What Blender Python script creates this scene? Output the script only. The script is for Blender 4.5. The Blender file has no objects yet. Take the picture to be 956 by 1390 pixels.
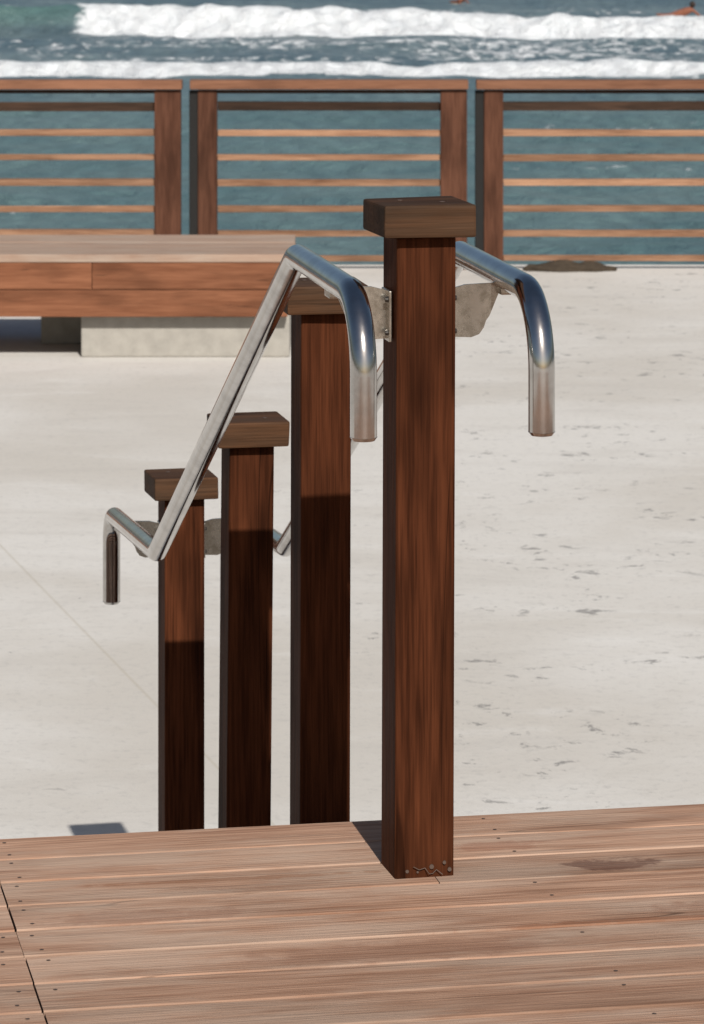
import bpy, bmesh, math, random
from mathutils import Vector, noise, Matrix
random.seed(7)
S = bpy.context.scene
CAMZ = 2.87
F = 5000.0
YAW = math.radians(10.8)
U = Vector((math.cos(YAW), math.sin(YAW), 0)); V = Vector((-math.sin(YAW), math.cos(YAW), 0))
P = Vector((0.1125, 6.25, 0))
DECK = CAMZ - 1.725
def W(u, t, zc):   # along-stair frame -> world (zc = drop below eye level)
    p = P + U*u + V*t
    return Vector((p.x, p.y, CAMZ - zc))

# ---------------------------------------------------------------- materials
class NB:
    def __init__(s, name):
        s.m = bpy.data.materials.new(name); s.m.use_nodes = True
        s.t = s.m.node_tree; s.n = s.t.nodes; s.l = s.t.links
        s.b = s.n['Principled BSDF']
    def new(s, typ, **kw):
        nd = s.n.new(typ)
        for k, v in kw.items(): setattr(nd, k, v)
        return nd
    def val(s, sock, v):
        if isinstance(v, bpy.types.NodeSocket): s.l.new(v, sock)
        else: sock.default_value = v
    def math(s, op, a, b=0.0, c=None, clamp=False):
        nd = s.new('ShaderNodeMath', operation=op, use_clamp=clamp)
        s.val(nd.inputs[0], a); s.val(nd.inputs[1], b)
        if c is not None: s.val(nd.inputs[2], c)
        return nd.outputs[0]
    def mix(s, fac, a, b, blend='MIX'):
        nd = s.new('ShaderNodeMix', data_type='RGBA', blend_type=blend)
        s.val(nd.inputs[0], fac)
        s.val(nd.inputs[6], a if not isinstance(a, tuple) else (*a[:3], 1))
        s.val(nd.inputs[7], b if not isinstance(b, tuple) else (*b[:3], 1))
        return nd.outputs[2]
    def mapping(s, vec, scale=(1,1,1), loc=(0,0,0), rot=(0,0,0)):
        nd = s.new('ShaderNodeMapping'); s.l.new(vec, nd.inputs[0])
        nd.inputs['Scale'].default_value = scale; nd.inputs['Location'].default_value = loc
        nd.inputs['Rotation'].default_value = rot
        return nd.outputs[0]
    def noise(s, vec, scale=1, detail=4, rough=.55, dist=0):
        nd = s.new('ShaderNodeTexNoise'); s.l.new(vec, nd.inputs['Vector'])
        nd.inputs['Scale'].default_value = scale; nd.inputs['Detail'].default_value = detail
        nd.inputs['Roughness'].default_value = rough; nd.inputs['Distortion'].default_value = dist
        return nd.outputs[0]
    def mr(s, v, a, b, c=0, d=1):
        nd = s.new('ShaderNodeMapRange', interpolation_type='SMOOTHSTEP'); s.l.new(v, nd.inputs[0])
        for i, q in enumerate((a, b, c, d)): nd.inputs[i+1].default_value = q
        return nd.outputs[0]
    def bump(s, h, strength=.3, dist=.01, nrm=None):
        nd = s.new('ShaderNodeBump'); s.l.new(h, nd.inputs['Height'])
        nd.inputs['Strength'].default_value = strength; nd.inputs['Distance'].default_value = dist
        if nrm: s.l.new(nrm, nd.inputs['Normal'])
        return nd.outputs[0]

def wood(name, dark, light, axis='Z', rough=.5, spec=.5, grey=None, greyamt=0, attr=False, coarse=22, blot=.6, bump=.35, tintamt=.35, crack=.0, stains=()):
    k = NB(name)
    tc = k.new('ShaderNodeTexCoord').outputs['Object']
    if attr:
        a = k.new('ShaderNodeAttribute', attribute_name='tint'); rnd = a.outputs['Fac']
    else:
        rnd = k.new('ShaderNodeObjectInfo').outputs['Random']
    add = k.new('ShaderNodeVectorMath', operation='ADD'); k.l.new(tc, add.inputs[0])
    cb = k.new('ShaderNodeCombineXYZ')
    r40 = k.math('MULTIPLY', rnd, 37.0); r13 = k.math('MULTIPLY', rnd, 91.0)
    for i, q in enumerate((r40, r13, r40)): k.l.new(q, cb.inputs[i])
    k.l.new(cb.outputs[0], add.inputs[1]); v = add.outputs[0]
    def sc(al, ac): return tuple(al if ax == axis else ac for ax in 'XYZ')
    n1 = k.noise(k.mapping(v, sc(1.3, coarse)), 1, 4, .6, .6)
    n2 = k.noise(k.mapping(v, sc(5, 170)), 1, 3, .6)
    n3 = k.noise(k.mapping(v, sc(1.8, 6)), 1, 3, .6)
    f = k.math('ADD', k.math('MULTIPLY', k.mr(n1, .3, .7), .5), k.math('MULTIPLY', k.mr(n2, .32, .68), .5))
    c = k.mix(f, dark, light)
    c = k.mix(k.math('MULTIPLY', k.mr(n3, .47, .70), blot), c, tuple(x*.40 for x in dark))
    if crack:
        n4 = k.noise(k.mapping(v, sc(.55, 13)), 1, 1, .5, .1)
        lnn = k.mr(k.math('ABSOLUTE', k.math('SUBTRACT', n4, .57)), .007, .002)
        lnn = k.math('MULTIPLY', lnn, k.mr(n3, .46, .58))
        c = k.mix(k.math('MULTIPLY', lnn, crack), c, tuple(x*.15 for x in dark))
    if grey:
        n5 = k.noise(k.mapping(v, sc(2.2, 9)), 1, 5, .65)
        c = k.mix(k.math('MULTIPLY', k.mr(n5, .4, .65), greyamt), c, grey)
    if stains:
        sx = k.new('ShaderNodeSeparateXYZ'); k.l.new(tc, sx.inputs[0])
        nn = k.noise(tc, 22, 4, .65)
        for (su, st, ru, rt, amt, scol) in stains:
            dx = k.math('DIVIDE', k.math('SUBTRACT', sx.outputs[0], su), ru); dy = k.math('DIVIDE', k.math('SUBTRACT', sx.outputs[1], st), rt)
            d2 = k.math('ADD', k.math('MULTIPLY', dx, dx), k.math('MULTIPLY', dy, dy))
            mk = k.mr(k.math('ADD', d2, k.math('MULTIPLY', k.math('SUBTRACT', nn, .5), 4.0)), 1.3, .4)
            c = k.mix(k.math('MULTIPLY', mk, amt), c, scol)
    br = k.math('ADD', k.math('MULTIPLY', rnd, tintamt), 1-tintamt/2)
    hs = k.new('ShaderNodeHueSaturation'); k.l.new(c, hs.inputs['Color']); k.l.new(br, hs.inputs['Value'])
    k.l.new(hs.outputs[0], k.b.inputs['Base Color'])
    k.b.inputs['Specular IOR Level'].default_value = spec
    k.l.new(k.math('ADD', k.math('MULTIPLY', n3, .25), rough-.12), k.b.inputs['Roughness'])
    k.l.new(k.bump(n2, bump, .003), k.b.inputs['Normal'])
    return k.m

m_post = wood('stained_post_wood', (.028,.0085,.0035), (.108,.034,.014), 'Z', rough=.60, blot=.6, spec=.04, crack=.6, tintamt=.25, bump=.6)
m_cap = wood('weathered_cap_wood', (.026,.0125,.006), (.095,.045,.022), 'X', rough=.65, grey=(.060,.039,.025), greyamt=.45, spec=.08, crack=.8)
m_deck = wood('weathered_deck_boards', (.225,.115,.070), (.46,.285,.195), 'X', rough=.7, grey=(.43,.325,.25), greyamt=.55, attr=True, coarse=26, blot=.32, spec=.10, bump=.8, tintamt=.26, crack=.6,
    stains=[(.335,-.03,.080,.034,.65,(.11,.05,.035)), (.17,.12,.09,.03,.35,(.24,.10,.06)), (-.50,-.19,.16,.04,.35,(.2,.10,.065)), (.55,-.30,.2,.04,.35,(.22,.10,.06)), (-.12,-.45,.25,.05,.32,(.20,.10,.065)), (.30,-.36,.3,.014,.45,(.22,.085,.04)), (-.3,.0,.25,.012,.45,(.22,.095,.045))])
m_fx = wood('fence_rail_wood', (.15,.072,.04), (.33,.19,.115), 'X', rough=.65, blot=.35, spec=.12, tintamt=.45)
m_fz = wood('fence_post_wood', (.046,.018,.010), (.120,.052,.031), 'Z', rough=.6, blot=.5, spec=.08)
m_ft = wood('fence_top_wood', (.14,.062,.035), (.26,.125,.073), 'X', rough=.65, blot=.4, spec=.12)
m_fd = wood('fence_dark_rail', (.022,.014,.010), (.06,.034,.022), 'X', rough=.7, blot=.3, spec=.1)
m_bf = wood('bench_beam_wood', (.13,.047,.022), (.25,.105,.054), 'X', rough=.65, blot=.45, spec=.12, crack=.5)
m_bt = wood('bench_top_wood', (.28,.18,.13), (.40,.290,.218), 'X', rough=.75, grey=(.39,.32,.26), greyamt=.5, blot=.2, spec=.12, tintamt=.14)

def simple(name, col, rough=.6, metal=0, nscale=20, var=.3, bump=.1):
    k = NB(name); tc = k.new('ShaderNodeTexCoord').outputs['Object']
    n = k.noise(tc, nscale, 5, .6)
    k.l.new(k.mix(n, tuple(x*(1-var) for x in col), tuple(min(1, x*(1+var)) for x in col)), k.b.inputs['Base Color'])
    k.b.inputs['Roughness'].default_value = rough; k.b.inputs['Metallic'].default_value = metal
    k.b.inputs['Specular IOR Level'].default_value = .25
    k.l.new(k.bump(n, bump, .01), k.b.inputs['Normal'])
    return k.m
m_dark = simple('dark_steel_shade', (.014,.013,.012), .8, 0)  # near-black for the stanchions, with the fence posts' shaded side painted in
m_sub = simple('deck_substructure', (.02,.015,.012), .9)
m_screw = simple('screw_steel', (.10,.07,.055), .6, .3)
m_bolt = simple('bolt_steel', (.07,.065,.06), .4, .8)

k = NB('brushed_stainless_steel'); tc = k.new('ShaderNodeTexCoord').outputs['Object']
n2 = k.noise(tc, 14, 5, .65); n6 = k.noise(tc, 160, 2, .5)
k.l.new(k.mix(k.mr(n2,.35,.7), (.58,.56,.54), (.44,.425,.41)), k.b.inputs['Base Color']); k.b.inputs['Metallic'].default_value = 1
k.l.new(k.math('ADD', k.math('MULTIPLY', n2, .20), k.math('MULTIPLY', n6, .08)), k.b.inputs['Roughness']); m_steel = k.m
k = NB('dull_bracket_steel'); tc = k.new('ShaderNodeTexCoord').outputs['Object']
n = k.noise(tc, 30, 5, .7)
k.l.new(k.mix(k.mr(n,.35,.7), (.50,.465,.41), (.24,.21,.17)), k.b.inputs['Base Color']); k.b.inputs['Metallic'].default_value = .9
k.l.new(k.math('ADD', k.math('MULTIPLY', n, .3), .12), k.b.inputs['Roughness']); m_brk = k.m

# concrete plaza
k = NB('plaza_concrete'); tc = k.new('ShaderNodeTexCoord').outputs['Object']
a = k.noise(tc, .45, 4, .6, .5); b = k.noise(k.mapping(tc, (.8,2.2,1)), 1.5, 6, .62, .8); c = k.noise(tc, 24, 4, .7); d = k.noise(tc, 140, 2, .6)
col = k.mix(k.mr(a, .35, .65), (.535,.498,.445), (.620,.592,.548))
col = k.mix(k.math('MULTIPLY', k.mr(b, .48, .75), .42), col, (.47,.438,.395))
col = k.mix(k.math('MULTIPLY', k.mr(b, .46, .26), .42), col, (.69,.668,.63))
col = k.mix(k.math('MULTIPLY', k.mr(c, .50, .70), .34), col, (.37,.355,.33))
col = k.mix(k.math('MULTIPLY', k.mr(d, .55, .75), .25), col, (.27,.26,.245))
sp = k.noise(k.mapping(tc, (.8,.8,1)), 9, 6, .76, .4); cl = k.noise(tc, 1.3, 2, .5)
sx = k.new('ShaderNodeSeparateXYZ'); k.l.new(tc, sx.inputs[0])
right = k.mr(sx.outputs[0], -.6, .8, .0, .065)
spm = k.math('MULTIPLY', k.mr(k.math('ADD', sp, right), .64, .69), k.mr(k.math('ADD', cl, right), .50, .60))
col = k.mix(k.math('MULTIPLY', spm, .68), col, (.14,.135,.13))
ln = k.math('ABSOLUTE', k.math('SUBTRACT', k.math('ADD', k.math('MULTIPLY', sx.outputs[0], .963), k.math('MULTIPLY', sx.outputs[1], .269)), -1.46*.963+15.27*.269))
seg = k.math('MULTIPLY', k.mr(ln, .009, .002), k.mr(sx.outputs[1], 10.0, 10.2))
col = k.mix(k.math('MULTIPLY', seg, .3), col, (.36,.31,.22))
k.l.new(col, k.b.inputs['Base Color']); k.b.inputs['Roughness'].default_value = .85; k.b.inputs['Specular IOR Level'].default_value = .2
k.l.new(k.bump(c, .25, .008), k.b.inputs['Normal']); m_conc = k.m
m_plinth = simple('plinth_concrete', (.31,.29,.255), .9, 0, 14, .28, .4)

# sea
k = NB('sea_water'); tc = k.new('ShaderNodeTexCoord').outputs['Object']
fo = k.new('ShaderNodeAttribute', attribute_name='foam').outputs['Fac']
gr = k.new('ShaderNodeAttribute', attribute_name='green').outputs['Fac']
n1 = k.noise(k.mapping(tc, (1,.45,1)), 2.2, 6, .68, .6); n2 = k.noise(k.mapping(tc, (.25,.12,1)), 1, 4, .6)
wc = k.mix(k.mr(n2, .35, .65), (.085,.130,.148), (.150,.200,.208))
wc = k.mix(k.math('MULTIPLY', gr, .75), wc, (.090,.185,.160))
fm = k.mr(k.math('ADD', fo, k.math('MULTIPLY', k.math('SUBTRACT', n1, .5), 1.5)), .36, .64)
wc = k.mix(fm, wc, k.mix(n1, (.58,.62,.64), (.86,.86,.85)))
k.l.new(wc, k.b.inputs['Base Color'])
k.l.new(k.math('ADD', k.math('MULTIPLY', fm, .5), .3), k.b.inputs['Roughness'])
k.l.new(k.bump(n1, .9, .35), k.b.inputs['Normal'])
k.b.inputs['Specular IOR Level'].default_value = .35
m_sea = k.m

# ---------------------------------------------------------------- helpers
def link(o): S.collection.objects.link(o); return o
def empty(name, loc=(0,0,0)):
    o = bpy.data.objects.new(name, None); o.location = loc; return link(o)
def par(o, p):
    if p:
        o.parent = p; o.matrix_parent_inverse = Matrix.Translation(p.location).inverted()
    return o
def mesh_obj(name, bm, mats, parent=None, smooth=False):
    me = bpy.data.meshes.new(name); bm.to_mesh(me); bm.free()
    for m in (mats if isinstance(mats, (list, tuple)) else [mats]): me.materials.append(m)
    if smooth:
        for p in me.polygons: p.use_smooth = True
    return par(link(bpy.data.objects.new(name, me)), parent)
def box(name, size, loc, mat, parent=None, yaw=0, bevel=.004, jitter=0):
    bm = bmesh.new(); bmesh.ops.create_cube(bm, size=1)
    for v in bm.verts: v.co = Vector((v.co.x*size[0], v.co.y*size[1], v.co.z*size[2]))
    if jitter:
        for v in bm.verts: v.co += Vector([random.uniform(-jitter, jitter) for _ in range(3)])
    if bevel: bmesh.ops.bevel(bm, geom=bm.edges[:], offset=bevel, segments=2, profile=.6, affect='EDGES')
    o = mesh_obj(name, bm, mat)
    o.location = loc; o.rotation_euler = (0, 0, yaw)
    return par(o, parent)

# ---------------------------------------------------------------- plaza, sea wall
bm = bmesh.new()
def quad(bm, pts, mi=0):
    f = bm.faces.new([bm.verts.new(p) for p in pts]); f.material_index = mi; return f
FY = 25.4
quad(bm, [(-300,-120,0),(300,-120,0),(300,FY+.28,0),(-300,FY+.28,0)])
quad(bm, [(-300,FY+.28,0),(300,FY+.28,0),(300,FY+.28,-6),(-300,FY+.28,-6)])
mesh_obj('concrete_plaza', bm, m_conc)

# ---------------------------------------------------------------- deck + stairs
bm = bmesh.new(); tl = bm.verts.layers.float.new('tint')
def board(u0, u1, t0, t1, ztop, th, tint):
    b = .0022
    prof = [(t0, ztop-th), (t0, ztop-b), (t0+b*.4, ztop-b*.35), (t0+b, ztop), (t1-b, ztop), (t1-b*.4, ztop-b*.35), (t1, ztop-b), (t1, ztop-th)]
    ra = []; rb = []
    for t, z in prof:
        ra.append(bm.verts.new((u0, t, z))); rb.append(bm.verts.new((u1, t, z)))
    for v in ra+rb: v[tl] = tint
    n = len(prof)
    for i in range(n): bm.faces.new([ra[i], rb[i], rb[(i+1)%n], ra[(i+1)%n]][::-1])
    bm.faces.new(ra); bm.faces.new(rb[::-1])
def screws(u, t, z, r=.0036):
    c = bmesh.ops.create_circle(bm, cap_ends=True, segments=8, radius=r, matrix=Matrix.Translation((u, t, z)))
    for f in set(f for v in c['verts'] for f in v.link_faces): f.material_index = 1
EDGE = .33; BW = .140; GAP = .0075
SEAM = -.706
row = 0; t1 = EDGE
while t1 > -9:
    t0 = t1 - BW
    dz = random.uniform(-.0006, .0006)
    cuts = [-6.0, -3.9, -2.2, SEAM]
    if row == 2: cuts += [.018]
    cuts += [2.2 if row % 2 else 2.9, 4.4, 6.0]
    for a_, b_ in zip(cuts[:-1], cuts[1:]):
        s_ = random.uniform(-.0012,.0012)
        board(a_+.0012+s_, b_-.0012+s_, t0+GAP/2+random.uniform(-.001,.001), t1-GAP/2+random.uniform(-.001,.001), DECK+dz, .032, random.random())
    if t1 > -2.5:
        for uu in [-1.6, SEAM-.03, SEAM+.03, .18, 1.12]:
            for q in (.03, .108):
                if random.random() < .2: continue
                uj = uu+random.uniform(-.008,.008); tj = t0+q+random.uniform(-.007,.007)
                if abs(uj) < .06 and abs(tj) < .06: continue
                screws(uj, tj, DECK+dz+.0006)
    t1 = t0; row += 1
RISE = DECK/7; TREAD = .35
o = mesh_obj('wooden_deck', bm, [m_deck, m_screw]); o.location = P; o.rotation_euler = (0,0,YAW)
fr = box('deck_frame', (11.98, 9.2, .05), (0, EDGE-4.7, DECK-.060), m_sub, None, 0, 0); fr.parent = o

bm = bmesh.new(); tl = bm.verts.layers.float.new('tint')
for i in range(1, 7):
    z = DECK-RISE*i; ta = EDGE+TREAD*(i-1)
    for j in range(2):
        board(-6, 6, ta+.004+j*.172, ta+.172+j*.172, z, .032, random.random())
    board(-6, 6, ta-.03, ta+.0, z+RISE-.034, RISE-.036, random.random())
    vs = [(-5.99, ta+.01), (5.99, ta+.01), (5.99, ta+TREAD-.032), (-5.99, ta+TREAD-.032)]
    lo = [bm.verts.new((x,y,.0)) for x,y in vs]; hi = [bm.verts.new((x,y,z-.033)) for x,y in vs]
    fs = [bm.faces.new(hi)] + [bm.faces.new([lo[q],lo[(q+1)%4],hi[(q+1)%4],hi[q]]) for q in range(4)]
    for f in fs: f.material_index = 1
o = mesh_obj('wooden_stairs', bm, [m_deck, m_sub]); o.location = P; o.rotation_euler = (0,0,YAW)

# ---------------------------------------------------------------- handrail (posts, caps, tubes, brackets)
hr = empty('stair_handrail', P)
posts = [  # X, Y, cap top drop, width, lean x
    (.1125, 6.25, .592, .1025, .004),
    (-.062, 7.20, .838, .100, .003),
    (-.236, 8.14, 1.248, .100, .011),
    (-.424, 9.14, 1.540, .100, 0.0)]
tp = []
for i, (X, Y, zc, w, lean) in enumerate(posts):
    t = (Vector((X, Y, 0))-P).dot(V); tp.append(t)
    if t < EDGE: base = DECK-.028
    else:
        kx = int((t-EDGE)/TREAD)+1; base = max(0, DECK-RISE*kx)-.0
        base = base if base > .05 else .0
    top = CAMZ-zc-.055
    bm = bmesh.new()
    h = top-base
    r = bmesh.ops.create_cube(bm, size=1)
    for v in bm.verts: v.co = Vector((v.co.x*w + (lean if v.co.z > 0 else -lean)*.5, v.co.y*w, v.co.z*h))
    bmesh.ops.bevel(bm, geom=bm.edges[:], offset=.005, segments=3, profile=.55, affect='EDGES')
    ob = mesh_obj('post_%d' % (i+1), bm, m_post); ob.location = (X, Y, base+h/2+.0005); ob.rotation_euler = (0,0,YAW+math.radians(2.2)); par(ob, hr)
    box('cap_%d' % (i+1), (.159, .157, .0545), (X+lean*.5, Y, top+.0545/2+.001), m_cap, hr, YAW+math.radians([3, 0, 1, 2.0][i]), .0045, .0015)
    for sx_, sy_ in ((-.03, .02), (.035, -.02)):
        q = Vector((X+lean*.5, Y, 0))+U*sx_+V*sy_
        bm = bmesh.new(); bmesh.ops.create_cone(bm, cap_ends=True, segments=10, radius1=.005, radius2=.005, depth=.0012)
        c = mesh_obj('cap_screw', bm, m_screw); c.location = (q.x, q.y, top+.0563); par(c, hr)

def fillet(pts, rad, seg=14):
    out = [pts[0]]
    for i in range(1, len(pts)-1):
        p = pts[i]; a = (pts[i-1]-p).normalized(); b = (pts[i+1]-p).normalized()
        ang = a.angle(b); d = rad[i]/math.tan(ang/2); bis = (a+b).normalized(); c = p+bis*(rad[i]/math.sin(ang/2))
        s = p+a*d-c; e = p+b*d-c; tot = s.angle(e)
        for j in range(seg+1):
            f = j/seg
            v = (s*math.sin((1-f)*tot)+e*math.sin(f*tot))/math.sin(tot)
            out.append(c+v)
    out.append(pts[-1]); return out
TR = .0218
def tube(name, u):
    pts = [W(u, -.275, .945), W(u, -.275, .722), W(u, .35, .718), W(u, 2.19, 1.590), W(u, 3.03, 1.650), W(u, 3.03, 1.870)]
    fp = fillet(pts, [0, .125, .085, .06, .075, 0])
    cu = bpy.data.curves.new(name, 'CURVE'); cu.dimensions = '3D'; sp = cu.splines.new('POLY'); sp.points.add(len(fp)-1)
    for q, p in zip(sp.points, fp): q.co = (*(p-P), 1)
    cu.bevel_depth = TR; cu.bevel_resolution = 9; cu.use_fill_caps = True
    o = bpy.data.objects.new(name, cu); link(o)
    dg = bpy.context.evaluated_depsgraph_get(); me = bpy.data.meshes.new_from_object(o.evaluated_get(dg))
    bpy.data.objects.remove(o); me.name = name
    me.materials.clear(); me.materials.append(m_steel)
    for pl in me.polygons: pl.use_smooth = len(pl.vertices) < 6
    o = link(bpy.data.objects.new(name, me)); o.location = P; par(o, hr)
    for e in (fp[0], fp[-1]):
        bm = bmesh.new(); bmesh.ops.create_cone(bm, cap_ends=True, segments=40, radius1=TR-.004, radius2=TR+.0006, depth=.006)
        c = mesh_obj('tube_end', bm, m_steel, smooth=False); c.location = e+Vector((0,0,-.002)); par(c, hr)
tube('rail_left', -.148); tube('rail_right', .148)

def rail_z(t):
    if t < .35: return .722
    if t < 2.19: return .718+(t-.35)*(1.590-.718)/(2.19-.35)
    return 1.590+(t-2.19)*.06/.84
def bracket(X, Y, t, sgn, w):
    z0 = rail_z(t)
    h = w/2
    pts = [(h, z0+.020), (h, z0+.100), (h+.040, z0+.102), (h+.054, z0+.097), (h+.062, z0+.086), (h+.066, z0+.074), (h+.072, z0+.066),
           (.140, z0+.026), (.152, z0+.014), (.140, z0+.010), (h+.03, z0+.012)]
    bm = bmesh.new(); th = .006
    C = Vector((X, Y, 0))
    def w3(u, z, tt): 
        p = C+U*(u*sgn)+V*tt; return Vector((p.x, p.y, CAMZ-z))
    a = [bm.verts.new(w3(u, z, -th/2)) for u, z in pts]; b = [bm.verts.new(w3(u, z, th/2)) for u, z in pts]
    bm.faces.new(a); bm.faces.new(b[::-1])
    for i in range(len(a)): bm.faces.new([a[i], b[i], b[(i+1)%len(a)], a[(i+1)%len(a)]])
    bmesh.ops.recalc_face_normals(bm, faces=bm.faces[:])
    mesh_obj('bracket_plate', bm, m_brk, hr)
    p = C+U*(sgn*(h+.0035)); box('bracket_flange', (.005, .066, .086), (p.x, p.y, CAMZ-z0-.060), m_brk, hr, YAW, .0015)
    q = C+U*(sgn*.148)
    box('bracket_saddle', (.020, .050, .014), (q.x, q.y, CAMZ-z0-.022), m_brk, hr, YAW, .003)
    for dt in (-.021, .021):
        for dz in (.032, .088):
            q = C+U*(sgn*(h+.008))+V*dt
            bm = bmesh.new(); bmesh.ops.create_cone(bm, cap_ends=True, segments=12, radius1=.0055, radius2=.004, depth=.005, matrix=Matrix.Rotation(sgn*math.pi/2, 4, 'Y'))
            c = mesh_obj('bolt', bm, m_bolt); c.location = (q.x, q.y, CAMZ-z0-dz); c.rotation_euler = (0,0,YAW); par(c, hr)
for j in (0, 3):
    X, Y, zc, w, lean = posts[j]
    for s_ in (-1, 1): bracket(X, Y, tp[j], s_, w)
for du, dz, rr in ((-.030,.012,.003),(-.012,.010,.002),(.012,.018,.004),(.034,.024,.003),(.043,.012,.0035)):
    q = P+U*du-V*(.0522)
    bm = bmesh.new(); bmesh.ops.create_cone(bm, cap_ends=True, segments=8, radius1=rr, radius2=rr, depth=.004, matrix=Matrix.Rotation(math.pi/2, 4, 'X'))
    c = mesh_obj('nail', bm, m_screw); c.location = (q.x, q.y, DECK+dz); par(c, hr)
cu = bpy.data.curves.new('wire', 'CURVE'); cu.dimensions = '3D'; sp = cu.splines.new('POLY')
wp = [(-.020,.020),(-.010,.014),(0,.017),(.006,.008),(.014,.006),(.020,.013),(.030,.005)]
sp.points.add(len(wp)-1)
for q, (a_, b_) in zip(sp.points, wp):
    pp = U*a_-V*(.0555+.004*math.sin(a_*300)); q.co = (pp.x, pp.y, DECK+b_, 1)
cu.bevel_depth = .0008; cu.materials.append(m_screw)
c = link(bpy.data.objects.new('wire_scrap', cu)); c.location = P; par(c, hr)

# ---------------------------------------------------------------- fence
fence = empty('wooden_fence', (0, FY, 0))
K = FY/F
def fz(y): return CAMZ-(y+200)*K
pitch = (648-260)*K
for i in range(-4, 6):
    x0 = (260-478)*K + i*pitch; x1 = x0+(634-260)*K
    pw = 36*K; pwl = 26*K; lo_ = 9*K
    tag = i+5
    box('top_rail_%d' % tag, (x1-x0+.016, .15, .062), ((x0+x1)/2, FY-.005, fz(108)-.031), m_ft, fence, 0, .005)
    for px, ww in ((x0+lo_+pwl/2, pwl), (x1-pw/2, pw)):
        box('fence_post_%d' % tag, (ww, .095, fz(122)+.0005), (px, FY, fz(122)/2), m_fz, fence, 0, .005)
    xa = x0+lo_+pwl+.001; xb = x1-pw-.001
    for yy in (144, 180, 214, 248, 283, 316, 350):
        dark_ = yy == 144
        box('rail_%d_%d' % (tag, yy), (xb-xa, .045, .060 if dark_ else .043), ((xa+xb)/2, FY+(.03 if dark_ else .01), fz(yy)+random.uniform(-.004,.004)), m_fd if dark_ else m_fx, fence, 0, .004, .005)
    box('under_rail_shade_%d' % tag, (xb-xa, .05, .022), ((xa+xb)/2, FY+.02, fz(122)-.0125), m_fd, fence, 0, .003)  # dark strip below the top rail, its shadow put into the colour
    box('steel_stanchion_shade_%d' % tag, (.058, .10, fz(122)-.003), (x0+lo_-.031, FY+.012, fz(122)/2-.002), m_dark, fence, 0, .003)  # steel upright widened to the post; its dark colour doubles as post-side shade

# ---------------------------------------------------------------- bench
BY = 20.85
bench = empty('wooden_bench', (-3, BY, 0))
kb = BY/F
bx1 = (398-478)*kb; bx0 = bx1-6.0
ztop = CAMZ-545*kb; zbot = CAMZ-630*kb
depth = 1.09
jx = (125-478)*kb
th = .045
hb = (ztop-th-zbot-.006)/2
nb = 5; bw = depth/nb
for i in range(nb):
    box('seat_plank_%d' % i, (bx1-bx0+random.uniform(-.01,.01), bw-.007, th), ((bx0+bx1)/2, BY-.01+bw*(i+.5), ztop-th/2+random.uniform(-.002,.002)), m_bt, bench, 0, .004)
for r_ in range(2):
    for yy in (BY+.03, BY+depth-.05):
        segs = ((bx0, jx), (jx, bx1)) if r_ == 0 else ((bx0, bx1-.03),)
        for a_, b_ in segs:
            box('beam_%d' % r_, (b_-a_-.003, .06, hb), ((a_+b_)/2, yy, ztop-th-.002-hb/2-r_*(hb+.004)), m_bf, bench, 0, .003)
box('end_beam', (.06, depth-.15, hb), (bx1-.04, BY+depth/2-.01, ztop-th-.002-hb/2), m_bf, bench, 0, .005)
pl0 = (110-478)*20.95/F
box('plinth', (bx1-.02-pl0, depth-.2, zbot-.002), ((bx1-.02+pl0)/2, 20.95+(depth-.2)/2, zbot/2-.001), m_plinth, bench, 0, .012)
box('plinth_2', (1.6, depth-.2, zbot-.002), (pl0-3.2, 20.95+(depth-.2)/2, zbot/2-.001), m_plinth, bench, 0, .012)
box('plinth_shade_block', (.35, .3, zbot-.004), (pl0-.10, 21.65, zbot/2-.001), m_plinth, bench, 0, .012)  # added recessed block, stands in for the shaded strip left of the plinth

# ---------------------------------------------------------------- rock / seaweed lump at plaza edge
bm = bmesh.new(); bmesh.ops.create_icosphere(bm, subdivisions=4, radius=1)
for v in bm.verts:
    n_ = noise.noise(v.co*2.3)*.35+noise.noise(v.co*6)*.15
    v.co = Vector((v.co.x*(.32+.1*n_), v.co.y*.09*(1+n_), max(-.02, v.co.z*.055*(1+1.6*n_))))
rk = mesh_obj('rock', bm, simple('dark_rock', (.05,.037,.025), .9, 0, 30, .5, .8), smooth=True); rk.location = ((772-478)*K, 25.30, .004)

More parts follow.
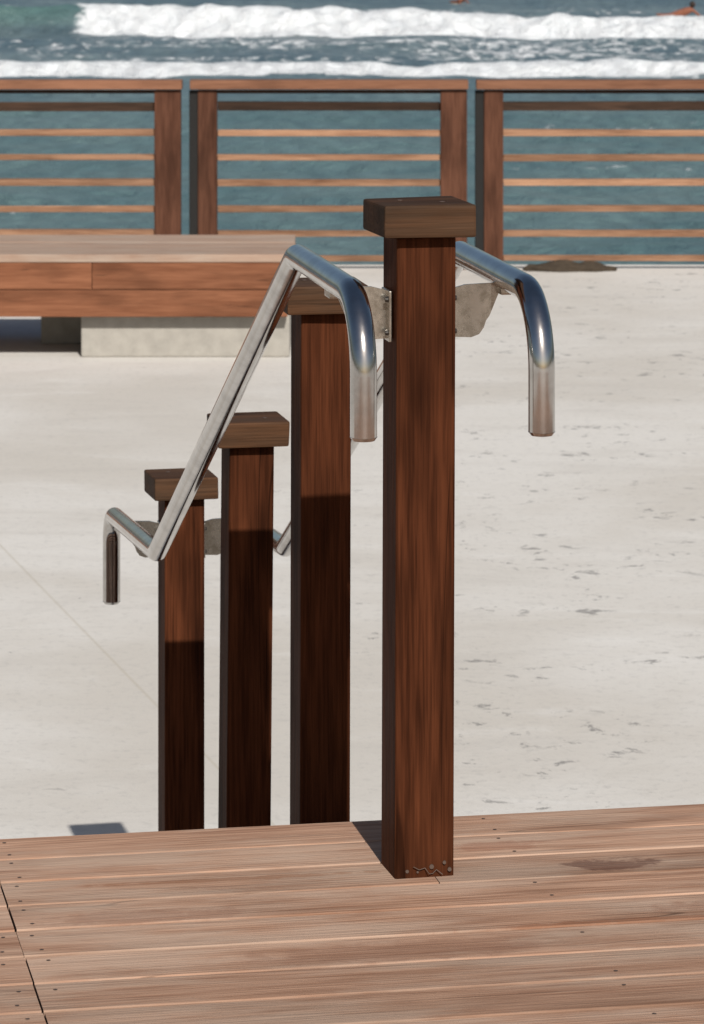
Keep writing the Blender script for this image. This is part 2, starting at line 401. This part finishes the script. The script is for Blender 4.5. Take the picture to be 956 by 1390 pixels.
# ---------------------------------------------------------------- sea
SEA = -3.0
xs = [-2500,-900,-400,-200,-120,-80,-55,-40,-32,-26,-21,-18]
x = -16.0
while x <= 16.01: xs.append(x); x += .16
xs += [18,21,26,32,40,55,80,120,200,400,900,2500]
ys = [FY+.28, 32, 38, 43, 46, 48]
y = 49.0
while y < 150: ys.append(y); y += .24 if y > 92 else .3
ys += [153,158,165,175,190,215,260,330,450,700,1200,2500,6000]
def ss(a,b,x):
    f = max(0, min(1, (x-a)/(b-a))); return f*f*(3-2*f)
bm = bmesh.new(); fl = bm.verts.layers.float.new('foam'); gl = bm.verts.layers.float.new('green')
grid = []
for Y in ys:
    r = []
    for X in xs:
        dens = 1 if (abs(X) <= 18 and 46 < Y < 152) else 0
        z = 0; foam = 0; g = 0
        if dens:
            z += .16*noise.noise(Vector((X*.25, Y*.45, 1)))+.07*noise.noise(Vector((X*.9, Y*1.3, 5)))
            z += .06*math.sin(Y*.62+1.5*noise.noise(Vector((X*.08, Y*.05, 9))))
            yc = 120+1.2*noise.noise(Vector((X*.12, 0, 3)))-.03*X
            A = .98-.42*ss(-9, 10, X)
            br = ss(-9.9, -7.6, X+1.2*noise.noise(Vector((Y*.5, 1, 1))))
            d = Y-yc
            prof = math.exp(-(d/1.5)**2) if d < 0 else math.exp(-(d/3.2)**2)
            z += A*prof
            rough = noise.fractal(Vector((X*.8, Y*.8, 2)), 1, 2, 4)
            fw = ss(-3.6, -2.0, d+1.1*rough)*(1-ss(.2, 2.2, d+.9*rough))
            foam = max(foam, fw*br*1.15)
            z += .20*rough*fw*br
            g = max(g, (1-br)*prof*ss(.1,.5,prof))
            if br < 1: foam = max(foam, (1-br)*.5*ss(-.2,.3,d)*(1-ss(.4,1.0,d))*ss(-16,-9,X))
            yc2 = 99.0+1.6*noise.noise(Vector((X*.15, 4, 3)))
            d2 = Y-yc2; z += .24*(math.exp(-(d2/.9)**2) if d2 < 0 else math.exp(-(d2/2.2)**2))
            r2 = noise.fractal(Vector((X*.9, Y*.7, 8)), 1, 2, 4)
            th2 = 1+1.0*noise.noise(Vector((X*.22, 1, 15)))
            f2 = ss(-2.4, -1.0, d2+1.0*r2)*(1-ss(.3*th2, 2.6*th2, d2+1.6*r2))
            foam = max(foam, f2); z += .10*r2*f2
            lace = .36*ss(100,103,Y)*(1-ss(115,119,Y))
            lace = max(lace, .30*ss(122,126,Y)*ss(-12,-4,X)*(1-ss(136,142,Y)))
            lace = max(lace, .17*ss(84, 96, Y)*(1-ss(97,99,Y)))
            lace += .26*noise.noise(Vector((X*.10, Y*.35, 7))) if lace > 0 else 0
            foam = max(foam, lace)
            foam = max(foam, .26*ss(.35,.6,noise.noise(Vector((X*.08, Y*.28, 12)))))
            g = max(g, .5*(1-ss(80,98,Y)))
        v = bm.verts.new((X, Y, SEA+z)); v[fl] = foam; v[gl] = g
        r.append(v)
    grid.append(r)
for j in range(len(ys)-1):
    for i in range(len(xs)-1):
        bm.faces.new([grid[j][i], grid[j][i+1], grid[j+1][i+1], grid[j+1][i]])
mesh_obj('sea', bm, m_sea, smooth=True)

# ---------------------------------------------------------------- surfers
m_skin = simple('tanned_skin', (.22,.085,.05), .5, 0, 8, .15, .05); m_hair = simple('dark_hair', (.03,.02,.015), .6)
m_board = simple('surfboard_white', (.6,.58,.5), .3)
def surfer(name, X, Y, z, yaw, sc=1.0):
    e = empty(name, (X, Y, z)); 
    vs = [(0,0,.16),(.25,0,.20),(.48,0,.30),(.60,0,.37),  (-.30,-.09,.10),(-.75,-.10,.10),(-1.0,-.10,.13), (-.30,.09,.10),(-.75,.10,.12),(-1.0,.10,.16),
          (.50,-.19,.28),(.62,-.34,.12),(.84,-.38,-.02),(.50,.19,.28),(.50,.36,.14),(.70,.42,-.02)]
    ed = [(0,1),(1,2),(2,3),(0,4),(4,5),(5,6),(0,7),(7,8),(8,9),(2,10),(10,11),(11,12),(2,13),(13,14),(14,15)]
    ra = [.14,.15,.16,.06,.085,.055,.035,.085,.055,.035,.06,.045,.03,.06,.045,.03]
    me = bpy.data.meshes.new(name+'_body'); me.from_pydata(vs, ed, []); o = link(bpy.data.objects.new('body', me))
    mo = o.modifiers.new('s', 'SKIN')
    for i, r_ in enumerate(ra):
        me.skin_vertices[0].data[i].radius = (r_, r_)
    me.skin_vertices[0].data[0].use_root = True
    o.modifiers.new('u', 'SUBSURF').levels = 2; o.modifiers['u'].render_levels = 2
    me.materials.append(m_skin)
    o.parent = e
    bm = bmesh.new(); bmesh.ops.create_uvsphere(bm, u_segments=20, v_segments=14, radius=.105)
    for v in bm.verts:
        v.co.z *= 1.2
        if v.co.x > .085 and abs(v.co.y) < .03 and abs(v.co.z) < .03: v.co.x += .02
    for f in bm.faces:
        c = f.calc_center_median(); f.material_index = 1 if (c.x < .02 or c.z > .075) else 0
    h = mesh_obj('head', bm, [m_skin, m_hair], smooth=True); h.location = (.66, 0, .47); h.parent = e
    bm = bmesh.new(); bmesh.ops.create_uvsphere(bm, u_segments=24, v_segments=10, radius=1)
    for v in bm.verts: v.co = Vector((v.co.x*1.05, v.co.y*.26*(1-.25*abs(v.co.x)), v.co.z*.035+.05*max(0, v.co.x)**3))
    b = mesh_obj('surfboard', bm, m_board, smooth=True); b.location = (-.1,0,.0); b.parent = e
    e.rotation_euler = (0,0,yaw); e.scale = (sc,)*3
surfer('surfer', (922-478)/F*125.5, 125.5, SEA+.24, math.radians(38), .95)
surfer('surfer', (623-478)/F*143, 143, SEA+.0, math.radians(-60), .6)

# ---------------------------------------------------------------- light
el = math.radians(38); az = math.radians(169.2)
sd = Vector((math.sin(az)*math.cos(el), math.cos(az)*math.cos(el), math.sin(el)))
sl = bpy.data.lights.new('sun', 'SUN'); sl.energy = 4.95; sl.angle = math.radians(.5); sl.color = (1, .965, .915)
so = link(bpy.data.objects.new('sun', sl)); so.rotation_euler = (-sd).to_track_quat('-Z', 'Y').to_euler(); so.location = (5,-10,20)
w = bpy.data.worlds.new('World'); S.world = w; w.use_nodes = True
sk = w.node_tree.nodes.new('ShaderNodeTexSky'); sk.sky_type = 'NISHITA'; sk.sun_disc = False
sk.sun_elevation = el; sk.sun_rotation = az; sk.dust_density = 2.0
w.node_tree.links.new(sk.outputs[0], w.node_tree.nodes['Background'].inputs[0]); w.node_tree.nodes['Background'].inputs[1].default_value = .06

# ---------------------------------------------------------------- camera
cd = bpy.data.cameras.new('camera'); co = link(bpy.data.objects.new('camera', cd)); co.location = (0,0,CAMZ); co.rotation_euler = (math.pi/2,0,0)
cd.sensor_fit = 'HORIZONTAL'; cd.sensor_width = 36; cd.lens = 36*F/956; cd.shift_y = -(695+200)/956
cd.clip_start = .1; cd.clip_end = 20000
cd.dof.use_dof = True; cd.dof.focus_distance = 6.4; cd.dof.aperture_fstop = 30
S.camera = co
S.view_settings.view_transform = 'Standard'; S.view_settings.look = 'None'; S.view_settings.exposure = 0
